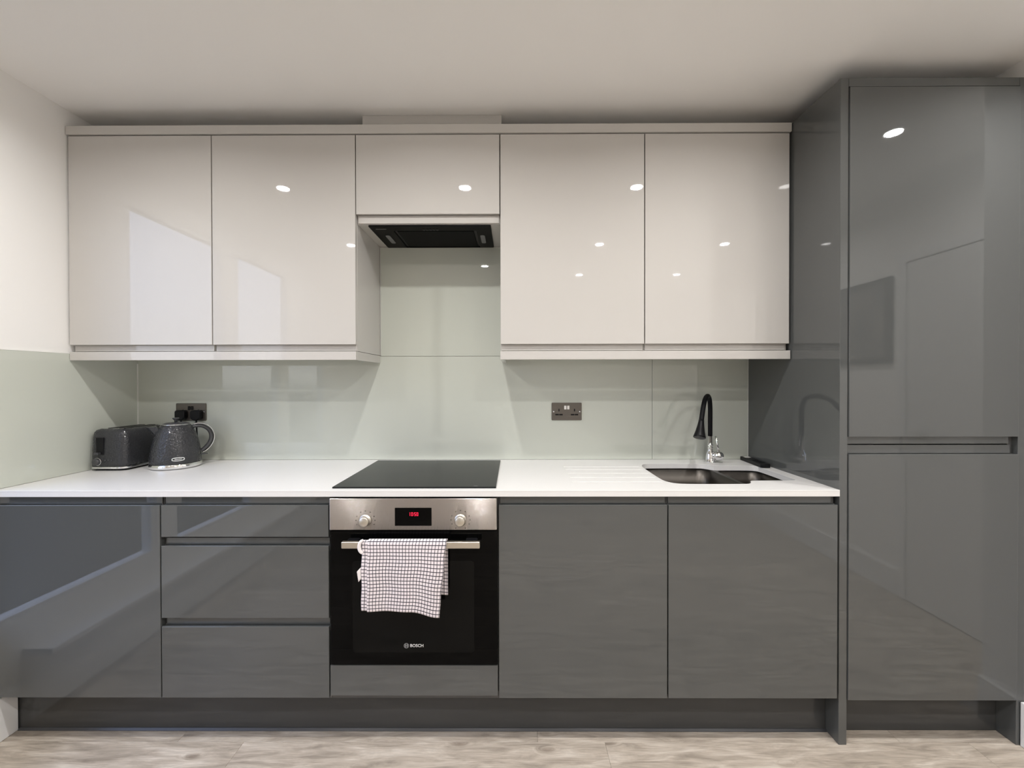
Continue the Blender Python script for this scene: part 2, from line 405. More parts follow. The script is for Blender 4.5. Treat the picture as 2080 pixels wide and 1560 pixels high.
# door in the recessed right wall
d = struct(MB().box(XR2 - .012, XR2 - .0005, -1.60, -.82, .004, 1.98, .003).build('door_1', DOORW))
MB().box(XR2 - .020, XR2 - .0005, -1.655, -1.60, .003, 2.04, .003).box(XR2 - .020, XR2 - .0005, -.82, -.765, .003, 2.04, .003).box(XR2 - .020, XR2 - .0005, -1.60, -.82, 1.985, 2.04, .003).build('door_frame', WTRIM, d)
MB().cyl((XR2 - .012, -1.53, 1.0), (XR2 - .06, -1.53, 1.0), .01).tube([(XR2 - .06, -1.53, 1.0), (XR2 - .06, -1.42, 1.0)], .009).build('handle', CHROME, d)
# downlights
DL = ['nearest row, in front of the left wall cupboards', 'nearest row, in front of the hood', 'nearest row, in front of the sink',
      'nearest row, in front of the tall unit', 'in the middle row, beside the windowed left wall', 'in the middle row, straight out from the hob', 'in the middle row, straight out from the sink',
      'in the middle row, near the white door', 'in the rear row, straight out from the sink', 'in the rear row, near the picture']
for i, (x, y) in enumerate(LAMPS):
    t = thing('downlight', (x, y, ZC), 'round white recessed ceiling spotlight, ' + DL[i], 'ceiling light', 'ceiling downlights')
    MB().lathe([(.0335, -.0005), (.0335, -.006), (.036, -.008), (.041, -.006), (.043, -.0005), (.0335, -.0005)], (x, y, ZC), 32).build('trim_ring', WHITE, t)
    MB().lathe([(0, -.004), (.0335, -.004), (.0335, -.0006), (0, -.0006)], (x, y, ZC), 32).build('lens', LENS, t)
    room_lamp(x, y)

# ------------------------------------------------------------------ kitchen dimensions
U = .6
YBD, YW = -.597, -.329           # fronts of base doors, wall doors
ZBB, ZBT = .1690, .8554
ZWB, ZWT = 1.4481, 2.3175
ZT, ZU = .908, .8858             # worktop top, underside
XP0, XP1, XT = 1.2068, 1.2350, 1.8338

def jdoor(x0, x1, z0, z1, yf, pull, rail=.0255, mat_=None, name='door', parent=None, rx=(0.0, 0.0), T=.022):
    """slab door with a milled finger groove: pull 'top' or 'bottom'"""
    m_ = MB(); s = 1 if pull == 'top' else -1
    zt, zo = (z1, z0) if pull == 'top' else (z0, z1)
    yb = yf + T
    pr = [(yf, zo), (yf, zt), (yf + .007, zt), (yf + .009, zt - s * .004), (yf + .0105, zt - s * .018), (yf + .013, zt - s * .021), (yf + .0155, zt - s * .018), (yf + .0165, zt - s * .004), (yf + .0165, zt), (yb, zt), (yb, zo)]
    f = lambda e_: all(abs(v.co.y - yf) < 1e-5 for v in e_.verts)
    m_.prism(pr, 'x', x0, x1, .0014, f)
    m_.box(x0 + rx[0], x1 - rx[1], yf + .0165, yb, min(zt - s * .002, zt + s * rail), max(zt - s * .002, zt + s * rail), .0008, 1)
    return m_.build(name, mat_, parent)
def carcass(x0, x1, y0, y1, z0, z1, m, parent, t=.016, back=True, top=True):
    b = MB().box(x0, x0 + t, y0, y1, z0, z1).box(x1 - t, x1, y0, y1, z0, z1).box(x0 + t, x1 - t, y0, y1, z0, z0 + t)
    if top: b.box(x0 + t, x1 - t, y0, y1, z1 - t, z1)
    if back: b.box(x0 + t, x1 - t, y1 - .008, y1, z0 + t, z1 - (t if top else 0))
    return b.build('carcass', m, parent)

# ---- wall cabinets
G = 'gloss light grey wall cupboards above the worktop'
labs = ['light grey gloss wall cupboard in the left corner, reflecting the larger window', 'light grey gloss wall cupboard adjoining the left side of the hood recess',
        None, 'light grey gloss wall cupboard adjoining the right side of the hood recess', 'light grey gloss wall cupboard above the sink, next to the tall dark unit']
for k_ in range(5):
    x0, x1 = -1.8 + U * k_, -1.2 + U * k_
    if k_ == 2:
        t = thing('hood_cabinet', ((x0 + x1) / 2, 0, 1.953), 'short light grey gloss cupboard with lift-up front, directly over the black extractor', 'cupboard', G)
        carcass(x0 + .0008, x1 - .0008, YW + .0235, -.001, 1.9535, 2.3205, CARC, t)
        jdoor(x0 + .002, x1 - .002, 1.989, ZWT, YW, 'bottom', .033, LIGHT, 'door', t, (.003, .002))
    else:
        t = thing('wall_cabinet', ((x0 + x1) / 2, 0, 1.4215), labs[k_], 'cupboard', G)
        carcass(x0 + .0008, x1 - .0008, YW + .0235, -.001, 1.4215, 2.3205, LIGHT if k_ in (1, 4) else CARC, t)
        jdoor(x0 + .002, x1 - .002, ZWB, ZWT, YW, 'bottom', .0250, LIGHT, 'door', t, (.006 if k_ == 0 else .003, .007 if k_ == 4 else .002))
# cornice, pelmets, duct boxing
o = MB().box(-1.803, 1.2035, -.335, -.001, 2.3215, 2.357, .0012).build('cornice', LIGHT)
tag(o, 'long light grey cornice board lying along the tops of the wall cupboards', 'cornice')
o = MB().box(-1.7985, -.6005, YW, YW + .02, 1.3840, 1.4195, .0012).box(-.6205, -.6005, YW + .02, -.008, 1.3840, 1.4195, .0008, 1).build('pelmet', LIGHT)
tag(o, 'light grey pelmet under the two wall cupboards left of the hood', 'pelmet', 'pelmets under the wall cupboards')
o = MB().box(.0005, 1.2035, YW, YW + .02, 1.3840, 1.4195, .0012).box(.0005, .0205, YW + .02, -.008, 1.3840, 1.4195, .0008, 1).build('pelmet', LIGHT)
tag(o, 'light grey pelmet under the two wall cupboards right of the hood', 'pelmet', 'pelmets under the wall cupboards')
o = MB().box(-.588, .0060, -.278, -.002, 2.3575, ZC - .0008, .001).build('duct_boxing', LIGHT)
tag(o, 'low pale boxed-in duct between the cornice and the ceiling over the hood', 'boxing')

# ---- extractor hood under the short cupboard
t = thing('extractor_hood', (-.3, -.16, 1.953), 'black built-in extractor hood under the short cupboard above the hob', 'extractor')
HX0, HX1, HY0, HY1, HZ = -.557, -.040, -.305, -.014, 1.953
fx0, fx1, fy0, fy1 = -.452, -.118, -.238, -.028
mesh_obj('frame_plate', sheet(rounded(HX0, HX1, HY0, HY1, .006), [rounded(fx0 - .012, fx1 + .012, fy0 - .010, fy1 + .010, .004)], HZ - .006, HZ - .0005, .001), HOODM, t)
MB().box(fx0 - .014, fx1 + .014, fy0 - .012, fy1 + .012, HZ - .0004, HZ - .0001).build('recess_plate', BLACK, t)
MB().box(fx0, fx1, fy0, fy1, HZ - .0050, HZ - .0005, .0015).build('filter_panel', HOODF, t)
for xa in (-.508, -.083):
    MB().prism(rounded(xa - .010, xa + .010, -.195, -.085, .009), 'z', HZ - .0075, HZ - .006).build('lamp_lens', GREYL, t)
for i in range(5):
    xb = -.330 + .0145 * i
    MB().prism(rounded(xb - .0045, xb + .0045, -.275, -.256, .003), 'z', HZ - .0085, HZ - .006).build('button', BLACK, t)
MB().box(-.535, -.490, -.274, -.269, HZ - .0064, HZ - .006).build('maker_mark', GREYM, t)

# ---- splashbacks
GS = 'pale green glass splashbacks'
def glass_panel(x0, x1, y0, y1, z0, z1, label):
    o = MB().box(x0, x1, y0, y1, z0, z1, .0008, 1).build('glass_splashback', SPLASH); tag(o, label, 'splashback', GS); return o
SY0, SY1 = -.0070, -.0008
p1 = glass_panel(-1.7990, .7348, SY0, SY1, .9090, 1.4168, 'long pale green glass splashback behind the hob, kettle and both sockets')
p2 = glass_panel(.7362, 1.2040, SY0, SY1, .9090, 1.4168, 'pale green glass splashback behind the tap, ending at the tall panel')
p3 = glass_panel(-.5970, -.0030, SY0, SY1, 1.4182, 1.9490, 'upper pale green glass splashback inside the recess below the black hood')
p4 = glass_panel(XL + .0007, -1.8000, -.6200, -.0012, .9090, 1.4119, 'pale green glass splashback on the left side wall beside the toaster')
MB().box(-1.7999, -1.7962, SY0 - .003, SY0 - .0002, .9095, 1.3830).build('sealant_bead', SEAL, p4)
MB().box(1.2042, 1.2064, SY0 - .001, SY1, .9095, 1.4168).build('sealant_bead', SEAL, p2)
MB().box(-.5990, -.5972, SY0 - .001, SY1, 1.4225, 1.9515).build('sealant_bead', SEAL, p3)
MB().box(-.5970, -.0030, SY0 - .001, SY1, 1.9492, 1.9515).build('sealant_bead', SEAL, p3)
MB().box(XL + .0007, -1.8000, -.6200, -.0012, 1.4121, 1.4150).build('sealant_bead', SEAL, p4)

# ---- base units
GB = 'gloss dark grey base units below the worktop'
def base(x0, x1, label, name='base_cabinet'):
    t = thing(name, ((x0 + x1) / 2, -.3, .152), label, 'cabinet', GB)
    carcass(x0 + .0008, x1 - .0008, YBD + .0235, -.001, .1525, ZU - .0015, DARKM, t, top=False)
    return t
for k_, lab in ((-3, 'dark grey gloss base cupboard under the toaster and kettle, reflecting a window'), (0, 'dark grey gloss base cupboard directly right of the oven'), (1, 'dark grey gloss base cupboard under the sink, beside the tall panel')):
    t = base(U * k_, U * k_ + U, lab)
    jdoor(U * k_ + .002, U * k_ + U - .002, ZBB, ZBT, YBD, 'top', .0285, DARK, 'door', t, (.004, .004 if k_ < 1 else .012))
t = base(-1.2, -.6, 'dark grey gloss base unit with three drawers, left of the oven', 'drawer_unit')
for z0, z1, r in ((.4535, .7108, .024), (ZBB, .4228, .024), (.7425, ZBT, .0285)):
    jdoor(-1.198, -.602, z0, z1, YBD, 'top', r, DARK, 'drawer_front', t, (.005, .002))
t = thing('oven_housing', (-.3, -.3, .152), 'dark grey housing around the oven with a low blank panel beneath it', 'cabinet', GB)
carcass(-.5992, -.0008, YBD + .0235, -.001, .1525, ZU - .0015, DARKM, t, top=False)
MB().box(-.5975, -.0022, YBD, YBD + .022, .1770, .2860, .0014).build('filler_panel', DARK, t)

# plinths
GP = 'plinths along the floor'
o = MB().box(-1.8, 1.2060, -.529, -.511, .0008, .1515, .001).build('plinth', PLINTH); tag(o, 'long dark grey plinth board under the base units, standing on the wood floor', 'plinth', GP)
MB().prism([(-.5292, .0008), (-.5375, .0008), (-.5375, .0022), (-.5305, .0075), (-.5292, .0075)], 'x', -1.787, 1.2060).build('shade_strip', GREYP, o)  # added dark strip, stands in for the deep floor shadow at the plinth foot
o = MB().box(XP1 + .0008, XT - .0008, -.529, -.511, .0008, .1515, .001).build('plinth', PLINTH); tag(o, 'short dark grey plinth board under the tall unit', 'plinth', GP)

# ---- tall unit and end panels
YP = -.5925
GE = 'full-height end panels of the tall unit'
o = MB().box(XP0, XP1, YP, -.001, .0005, 2.357, .0014).build('end_panel', DARK); tag(o, 'full-height dark grey gloss end panel between the worktop and the tall unit', 'panel', GE)
o = MB().box(XT, XR - .0008, YP, -.001, .0005, 2.357, .0014).build('end_panel', DARK); tag(o, 'dark grey end panel on the far side of the tall unit, against the right wall', 'panel', GE)
t = thing('tall_cabinet', ((XP1 + XT) / 2, -.3, .152), 'tall dark grey gloss larder unit with two doors, at the right end of the kitchen', 'cabinet')
carcass(XP1 + .0008, XT - .0008, YBD + .0235, -.001, .1525, 2.322, DARKM, t)
MB().box(XP1 + .0006, XT - .0006, YP, YP + .02, 2.3275, 2.357, .0012).build('top_infill', DARK, t)
jdoor(XP1 + .002, XT - .002, 1.0952, 2.3235, YBD, 'bottom', .0270, DARK, 'door', t, (0, .017))
jdoor(XP1 + .002, XT - .002, .1625, 1.0340, YBD, 'top', .0310, DARK, 'door', t, (0, .012))

# ------------------------------------------------------------------ worktop with sink cut-out and drainer grooves
SINK = [(.640, -.155), (.655, -.124), (.690, -.113), (.915, -.113), (.938, -.125), (.955, -.150), (.975, -.163), (1.115, -.163), (1.145, -.172), (1.157, -.200),
        (1.157, -.425), (1.150, -.444), (1.130, -.451), (.985, -.451), (.966, -.458), (.958, -.480), (.945, -.499), (.920, -.506), (.700, -.506), (.662, -.494), (.640, -.465), (.632, -.42), (.632, -.19)]
def smooth_loop(pts, n=2):
    for _ in range(n):
        q = []
        for a, b_ in zip(pts, pts[1:] + pts[:1]):
            q += [(a[0] * .75 + b_[0] * .25, a[1] * .75 + b_[1] * .25), (a[0] * .25 + b_[0] * .75, a[1] * .25 + b_[1] * .75)]
        pts = q
    return pts
SINKS = smooth_loop(SINK, 2)
WX0, WX1, WY0, WY1 = XL + .0007, XP0 - .0004, -.5975, -.0008
grooves = [(.280, .6225, yy) for yy in (-.184, -.247, -.322, -.397, -.4705)]
gh = [rounded(a, b_, yy - .006, yy + .006, .0058, 4) for a, b_, yy in grooves]
t = thing('worktop', (-.3, -.3, ZU), 'long white quartz worktop with sink cut-out and drainer grooves, on the grey base units', 'worktop')
corner = [(WX0, WY1), (WX0, WY0), (WX1 - .002, WY0), (WX1, WY0 + .002), (WX1, WY1)]
top = sheet(corner, [SINKS] + gh, ZT - .005, ZT, .0007)
low = sheet(corner, [SINKS], ZU, ZT - .005)
b = bmesh.new(); b.from_mesh(top); b.from_mesh(low); me = bpy.data.meshes.new('slab'); b.to_mesh(me); b.free()
mesh_obj('slab', me, QUARTZ, t)

# ---- sink
t = thing('sink', (.9, -.31, .70), 'one-and-a-half bowl stainless steel sink set under the worktop cut-out', 'sink')
BB = rounded(.628, .956, -.510, -.108, (.05, .05, .07, .05), 8); SB = rounded(.974, 1.161, -.455, -.158, (.045, .03, .03, .03), 8)
mesh_obj('rim', sheet(rounded(.619, 1.180, -.526, -.093, .03), [BB, SB], ZU - .0022, ZU - .0008), SINKM, t)
def bowl(outline, depth, drain):
    b = bmesh.new(); cx_ = sum(p[0] for p in outline) / len(outline); cy_ = sum(p[1] for p in outline) / len(outline); rings = []
    for f, z in ((1, 0), (.985, -depth * .5), (.965, -depth * .9), (.93, -depth * .98), (.86, -depth), (.3, -depth - .004)):
        rings.append([b.verts.new((cx_ + (p[0] - cx_) * f, cy_ + (p[1] - cy_) * f, ZU - .0012 + z)) for p in outline])
    n = len(outline)
    for A, B in zip(rings, rings[1:]):
        for i in range(n):
            f_ = b.faces.new((A[i], A[(i + 1) % n], B[(i + 1) % n], B[i])); f_.smooth = True
    b.faces.new(rings[-1])
    me = bpy.data.meshes.new('bowl'); b.to_mesh(me); b.free()
    o = mesh_obj('bowl', me, SINKM, t)
    md = o.modifiers.new('solid', 'SOLIDIFY'); md.thickness = .001; md.offset = 1
    MB().lathe([(0, .002), (.018, .002), (.022, .0035), (.040, .0035), (.042, .001), (.042, 0), (0, 0)], (cx_, cy_, ZU - .0012 - depth - .0032), 28).build('drain', CHROME, o)
bowl(BB, .175, 1); bowl(SB, .115, 1)

# ---- tap
TX, TY = .990, -.072
t = thing('tap', (TX, TY, ZT), 'chrome mixer tap with black flexible spout and cone spray head, behind the sink', 'tap')
MB().lathe([(0, .0005), (.0245, .0005), (.0245, .004), (.021, .007), (.0205, .030), (.019, .040), (.0125, .052), (.011, .060), (.011, .066), (.0135, .067), (.0135, .072), (.011, .073), (.011, .077), (.0135, .078), (.0135, .083), (.010, .085), (.010, .125), (0, .125)], (TX, TY, ZT), 32).build('body', CHROME, t)
hd = Vector((.80, -.60, 0)).normalized(); hc = Vector((TX, TY, ZT + .033))
m = MB().cyl(hc + hd * .012, hc + hd * .030, .019, .021, 28)
b = bmesh.new(); bmesh.ops.create_uvsphere(b, u_segments=24, v_segments=14, radius=.0245)
m._add(b, True, Matrix.Translation(hc + hd * .036) @ Matrix.Diagonal((1, 1, .95, 1)))
hn = m.build('valve', CHROME, t)
MB().tube([hc + hd * .036 + Vector((0, 0, .02)), hc + hd * .032 + Vector((-.001, 0, .055)), hc + hd * .026 + Vector((-.002, 0, .092))], [.0045, .0042, .0038], 12).build('lever', CHROME, hn)
# hose arch: up, over and down towards the bowl
dv = Vector((-.120, -.165, 0)); pts = []
p0 = Vector((TX, TY, ZT + .124)); zt_ = 1.222
ctrl = [(0, p0.z), (0, 1.10), (.0, 1.155), (.05, 1.198), (.18, 1.220), (.36, 1.222), (.56, 1.205), (.72, 1.170), (.86, 1.125), (.90, 1.11)]
def bez(ctrl, n):
    out = []
    c = [ctrl[0]] + ctrl + [ctrl[-1]]
    for i in range(len(ctrl) - 1):
        P0, P1, P2, P3 = c[i:i + 4]
        for j in range(n):
            u = j / n
            out.append(tuple(.5 * (2 * P1[q] + (P2[q] - P0[q]) * u + (2 * P0[q] - 5 * P1[q] + 4 * P2[q] - P3[q]) * u * u + (3 * P1[q] - P0[q] - 3 * P2[q] + P3[q]) * u ** 3) for q in range(len(P1))))
    out.append(tuple(ctrl[-1])); return out
hose = [Vector((p0.x, p0.y, 0)) + dv * a + Vector((0, 0, z)) for a, z in bez(ctrl, 5)]
MB().tube(hose, .0103, 16).build('spout_hose', BLACKM, t)
ax = (hose[-1] - hose[-4]).normalized(); h0 = hose[-1] - ax * .012
MB().tube([h0, h0 + ax * .012, h0 + ax * .03, h0 + ax * .055, h0 + ax * .078, h0 + ax * .082, h0 + ax * .082], [.0115, .0122, .0150, .0195, .0255, .0255, .0225], 28).build('spray_head', BLACK, t)

# ---- hob
t = thing('hob', (-.304, -.306, ZT), 'black glass hob set into the white worktop above the oven', 'hob')
MB().prism(rounded(-.601, -.0085, -.570, -.0465, .004), 'z', ZT + .0007, ZT + .0052, .0012, lambda e_: all(v.co.z > ZT + .005 for v in e_.verts)).build('glass_top', HOBG, t)
MB().box(-.090, -.076, -.557, -.554, ZT + .0053, ZT + .0055).build('control_mark', GREYM, t)

# ------------------------------------------------------------------ oven
YO = -.604
t = thing('oven', (-.3, -.3, .29), 'built-in single oven with steel control panel and black glass door', 'oven')
MB().box(-.572, -.028, -.5742, -.030, .292, .868).build('body', BLACK, t)
cp = MB().box(-.5955, -.0045, YO, -.5745, .7695, .8812, .002).build('control_panel', STEEL, t)
sc = MB().box(-.3640, -.2345, YO - .0012, YO - .0002, .7850, .8482, .0006, 1).build('display', BLACKG, cp)
def seg(x, z, w, h, on, m_):
    th = w * .26
    Q = {'a': (x, x + w, z + h - th, z + h), 'g': (x, x + w, z + h / 2 - th / 2, z + h / 2 + th / 2), 'd': (x, x + w, z, z + th),
         'f': (x, x + th, z + h / 2, z + h), 'b': (x + w - th, x + w, z + h / 2, z + h), 'e': (x, x + th, z, z + h / 2), 'c': (x + w - th, x + w, z, z + h / 2)}
    for s_ in on:
        a = Q[s_]; m_.box(a[0], a[1], YO - .0017, YO - .0012, a[2], a[3])
m = MB(); dz, dh, dw = .8200, .0125, .0062
seg(-.3125 - .0035, dz, dw, dh, 'bc', m); seg(-.3060, dz, dw, dh, 'abcdef', m)
m.box(-.2983, -.2970, YO - .0017, YO - .0012, dz + .0030, dz + .0045).box(-.2983, -.2970, YO - .0017, YO - .0012, dz + .0080, dz + .0095)
seg(-.2955, dz, dw, dh, 'afgcd', m); seg(-.2875, dz, dw, dh, 'abcdef', m)
m.build('clock_digits', LED, cp)
ry = Matrix.Rotation(PI / 2, 4, 'X')
for xk, zk in ((-.468, .8040), (-.1325, .8055)):
    kb = MB().lathe([(0, 0), (.0205, 0), (.0215, .002), (.0205, .004), (.0185, .0045), (.0170, .020), (.0155, .022), (0, .0225)], (0, 0, 0), 36, Matrix.Translation((xk, YO - .0003, zk)) @ ry).build('knob', STEEL2, cp)
mk = MB()
for xk, zk in ((-.468, .8040), (-.1325, .8055)):
    for a in (-60, -25, 0, 25, 60, 90, 120, 155, 180, 205, 240):
        if a in (-60, 240) and xk < -.3: continue
        r = .0335; xx, zz = xk + r * math.cos(math.radians(a)), zk + r * math.sin(math.radians(a))
        mk.box(xx - .0014, xx + .0014, YO - .0004, YO - .0001, zz - .0014, zz + .0014)
mk.build('dial_marks', INK, cp)['kind'] = 'stuff'
dr = MB().box(-.5925, -.0030, -.6015, -.5745, .2905, .7665, .0015).build('door_glass', BLACKG, t)
MB().prism(rounded(-.515, -.085, .335, .660, .01), 'y', -.6021, -.6016).build('inner_window', mat('oven_window_glass', (.0045, .0045, .0042), .06, IOR=1.2), dr)
MB().box(-.5360, -.0610, -.6500, -.6340, .7212, .7445, .0030, 3).build('handle', STEEL2, dr)
for xa in (-.505, -.092):
    MB().box(xa - .020, xa + .020, -.6335, -.6020, .728, .742, .002).build('handle_bracket', BLACK, dr)
# maker's word and round emblem
me = text_mesh('BOSCH', .0150, .0002, .0002); xs_ = [v.co.x for v in me.vertices]; w_ = max(xs_) - min(xs_)
me.transform(Matrix.Translation((-.2885, -.6020, .3590)) @ ry @ Matrix.Scale(.0465 / w_, 4, (1, 0, 0)))
mesh_obj('lettering', me, WHITEI, dr)
m = MB()
lc = Matrix.Translation((-.3255, -.6020, .3590)) @ ry
m.lathe([(.0074, 0), (.0092, 0), (.0092, .0004), (.0074, .0004), (.0074, 0)], (0, 0, 0), 32, lc)
for s_ in (-1, 1):
    m.box(s_ * .0046 - .0013, s_ * .0046 + .0013, -.0052, .0052, 0, .0004, xf=lc)
    m.box(s_ * .0022 - .0008, s_ * .0022 + .0008, -.0068, .0068, 0, .0004, xf=lc)
m.box(-.0035, .0035, -.0011, .0011, 0, .0004, xf=lc)
m.build('emblem', GREYM, dr)

# ------------------------------------------------------------------ tea towel over the oven handle
t = thing('tea_towel', (-.32, -.642, .747), 'white tea towel with fine dark check, draped over the oven door handle', 'towel')
ZTOP = .7485; YF_, YK_ = -.6535, -.6305
def towel_y(x, fall):
    return (.0022 * math.sin(x * 55 + .6) + .0030 * math.sin(x * 27 + 2)) * min(1, fall / .16)
def zb_front(u):
    q = max(0, (u - .60) / .40)
    return .5125 - .004 * u - .0165 * (q * q * (3 - 2 * q))
def towel(xa, xb, xb_low, yoff, zbf, zbb, uoff, front_only=False, amp=1.0):
    def fn(u, v):
        # v: 0 front hem -> .55 top of bar -> 1 back hem
        zl = zbf(u)
        if v <= .5:
            q = v / .5; z = zl + (ZTOP - .006 - zl) * q; fall = ZTOP - z
            x1 = xb + (xb_low - xb) * min(1, fall / .235); x = xa + (x1 - xa) * u
            x += .0012 * math.sin(z * 55 + u * 4)
            return (x, YF_ + yoff - abs(amp) * towel_y(x, fall) - .004 * min(1, fall / .1), z)
        if v <= .62:
            a = (v - .5) / .12 * PI; x = xa + (xb - xa) * u
            return (x, (YF_ + YK_) / 2 - math.cos(a) * (YK_ - YF_) / 2 + yoff * math.cos(a), ZTOP - .006 + (.006 - yoff) * math.sin(a))
        q = (v - .62) / .38; z = ZTOP - .006 - (ZTOP - .006 - zbb) * q; x = xa + (xb - xa) * u
        return (x, YK_ + .002 - yoff + .003 * math.sin(x * 50) * min(1, q * 2), z)
    def uv(u, v):
        l = (.235 * v / .5) if v <= .5 else (.235 + .03 * (v - .5) / .12 if v <= .62 else .265 + .19 * (v - .62) / .38)
        return (uoff + (xb - xa) * u, l * 1.0 + .003)
    return fn, uv
fn, uv = towel(-.4425, -.1738, -.1975, -.0030, zb_front, .552, .0035)
MB().grid(fn, 90, 110, uv).build('front_fold', CLOTH, t, .0014)
fn, uv = towel(-.4640, -.4250, -.4250, .0006, lambda u: .5150, .552, .0010)
MB().grid(fn, 12, 110, uv).build('side_fold', CLOTH, t, .0012)
# rolled white hem bulging at the corner over the bar, and the sewn-in care tag
m = MB()
hem = [(-.4590, YF_ + .0010, .7520), (-.4655, YF_ - .0050, .7490), (-.4695, YF_ - .0075, .7380), (-.4690, YF_ - .0078, .7260), (-.4650, YF_ - .0070, .7160), (-.4600, YF_ - .005, .7100)]
m.tube(bez(hem, 4), [.0042 + .0022 * math.sin(PI * i / 20) for i in range(21)], 12, True, .55)
m.build('hem', WCLOTH, t)
m = MB().grid(lambda u, v: (-.4650 - .011 * u + .004 * v, YF_ - .003 - .010 * u * (1 - .3 * v), .6620 - .036 * v - .012 * u), 6, 8, None)
m.build('care_tag', WCLOTH, t, .0006)

# ------------------------------------------------------------------ sockets
def slot_plate(xc, zc, label, plugged):
    t = thing('wall_socket', (xc, SY0, zc), label, 'socket', 'double sockets on the splashback')
    yf = SY0 - .0006
    MB().prism(rounded(xc - .0735, xc + .0735, zc - .0430, zc + .0430, .004), 'y', yf - .006, yf, .0015, lambda e_: all(v.co.y < yf - .0055 for v in e_.verts)).build('face_plate', NICKEL, t)
    y1 = yf - .0062
    for s_ in (-1, 1):
        MB().box(xc + s_ * .0074 - .0056, xc + s_ * .0074 + .0056, y1 - .0035, y1, zc + .0105, zc + .0290, .001, 1).build('rocker_switch', BLACK if plugged else WHITE, t)
        xo = xc + s_ * .0380
        m_ = MB().box(xo - .0030, xo + .0030, y1 - .0004, y1 - .0001, zc + .0010, zc + .0130)
        m_.box(xo - .0180, xo - .0020, y1 - .0004, y1 - .0001, zc - .0185, zc - .0115).box(xo + .0020, xo + .0180, y1 - .0004, y1 - .0001, zc - .0185, zc - .0115).box(xo - .0025, xo + .0025, y1 - .0004, y1 - .0001, zc - .0165, zc - .0135)
        m_.build('pin_holes', BLACK, t)
        MB().lathe([(0, 0), (.0035, 0), (.0033, .0006), (0, .0008)], (0, 0, 0), 16, Matrix.Translation((xc + s_ * .0640, y1, zc)) @ ry).build('screw', CHROME, t)
    return t
slot_plate(.3153, 1.1447, 'dark nickel double socket with white switches, on the splashback right of the hob', False)
slot_plate(-1.5330, 1.1450, 'dark nickel double socket holding two black plugs, behind the kettle', True)

# ------------------------------------------------------------------ kettle
KX, KY = -1.484, -.168
t = thing('kettle', (KX, KY, ZT), 'dark grey dome kettle with hammered body and chrome trim, beside the toaster', 'kettle')
KA = math.radians(38); kd = Vector((math.cos(KA), math.sin(KA), 0)); kb_ = Vector((math.sin(KA), -math.cos(KA), 0))
MB().lathe([(0, .0006), (.088, .0006), (.0965, .003), (.0975, .010), (.0965, .0205), (.0945, .022), (0, .022)], (KX, KY, ZT), 48).build('chrome_base', CHROME, t)
prof = [(0, .0225), (.0935, .0225), (.0950, .026), (.0945, .045), (.0925, .070), (.0885, .098), (.0825, .126), (.0745, .152), (.0650, .174), (.0570, .187), (.0530, .191), (0, .1912)]
bd = MB().lathe(prof, (KX, KY, ZT), 56).build('body', HAMMER, t)
ld = MB().lathe([(0, .1915), (.0510, .1915), (.0490, .1965), (.036, .2010), (.014, .2035), (0, .2035)], (KX, KY, ZT), 40).build('lid', GREYP, t)
MB().lathe([(0, .2036), (.0065, .2036), (.0060, .210), (.011, .2165), (.0135, .2200), (.0125, .2225), (0, .2230)], (KX, KY, ZT), 24).build('lid_knob', GREYP, ld)
MB().lathe([(.0505, .1913), (.0535, .1913), (.0540, .1935), (.0520, .1950), (.0505, .1913)], (KX, KY, ZT), 48).build('lid_ring', CHROME, t)
# spout (opposite the handle): a V-shaped lip rising outwards
c0 = Vector((KX, KY, ZT))
b = bmesh.new(); rows = []
for (r, z, w) in ((.074, .140, .004), (.082, .150, .012), (.094, .168, .017), (.104, .184, .018)):
    ce = c0 - kd * r + Vector((0, 0, z)); inn = c0 - kd * (r - .035) + Vector((0, 0, z + .004))
    rows.append([b.verts.new(inn + kb_ * (w + .006)), b.verts.new(ce + kd * .010 + kb_ * w), b.verts.new(ce), b.verts.new(ce + kd * .010 - kb_ * w), b.verts.new(inn - kb_ * (w + .006))])
for A, B in zip(rows, rows[1:]):
    for i in range(4): b.faces.new((A[i], A[i + 1], B[i + 1], B[i]))
b.faces.new(rows[-1]); b.faces.new(list(reversed(rows[0])))
for i in range(1): b.faces.new([r_[4] for r_ in rows] + [r_[0] for r_ in reversed(rows)])
MB()._add(b).build('spout', HAMMER, t)
hp = [(.060, .178), (.082, .182), (.104, .176), (.122, .160), (.131, .138), (.130, .114), (.120, .092), (.105, .074), (.093, .064)]
hpts = [c0 + kd * r + Vector((0, 0, z)) for r, z in bez(hp, 4)]
MB().tube(hpts, .0110, 14, True, .75, kb_).build('handle', GREYP, t)
hp2 = [(.064, .1895), (.084, .1935), (.110, .187), (.131, .168), (.1425, .140), (.1415, .111), (.130, .085), (.112, .065), (.096, .056)]
MB().tube([c0 + kd * r + Vector((0, 0, z)) for r, z in bez(hp2, 4)], .0032, 10, True, 3.0, kd).build('handle_trim', CHROME, t)
MB().box(-.012, .018, -.010, .010, 0, .004, .001, xf=Matrix.Translation(c0 + kd * .100 + Vector((0, 0, .046))) @ Matrix.Rotation(KA, 4, 'Z')).build('switch_lever', GREYP, t)
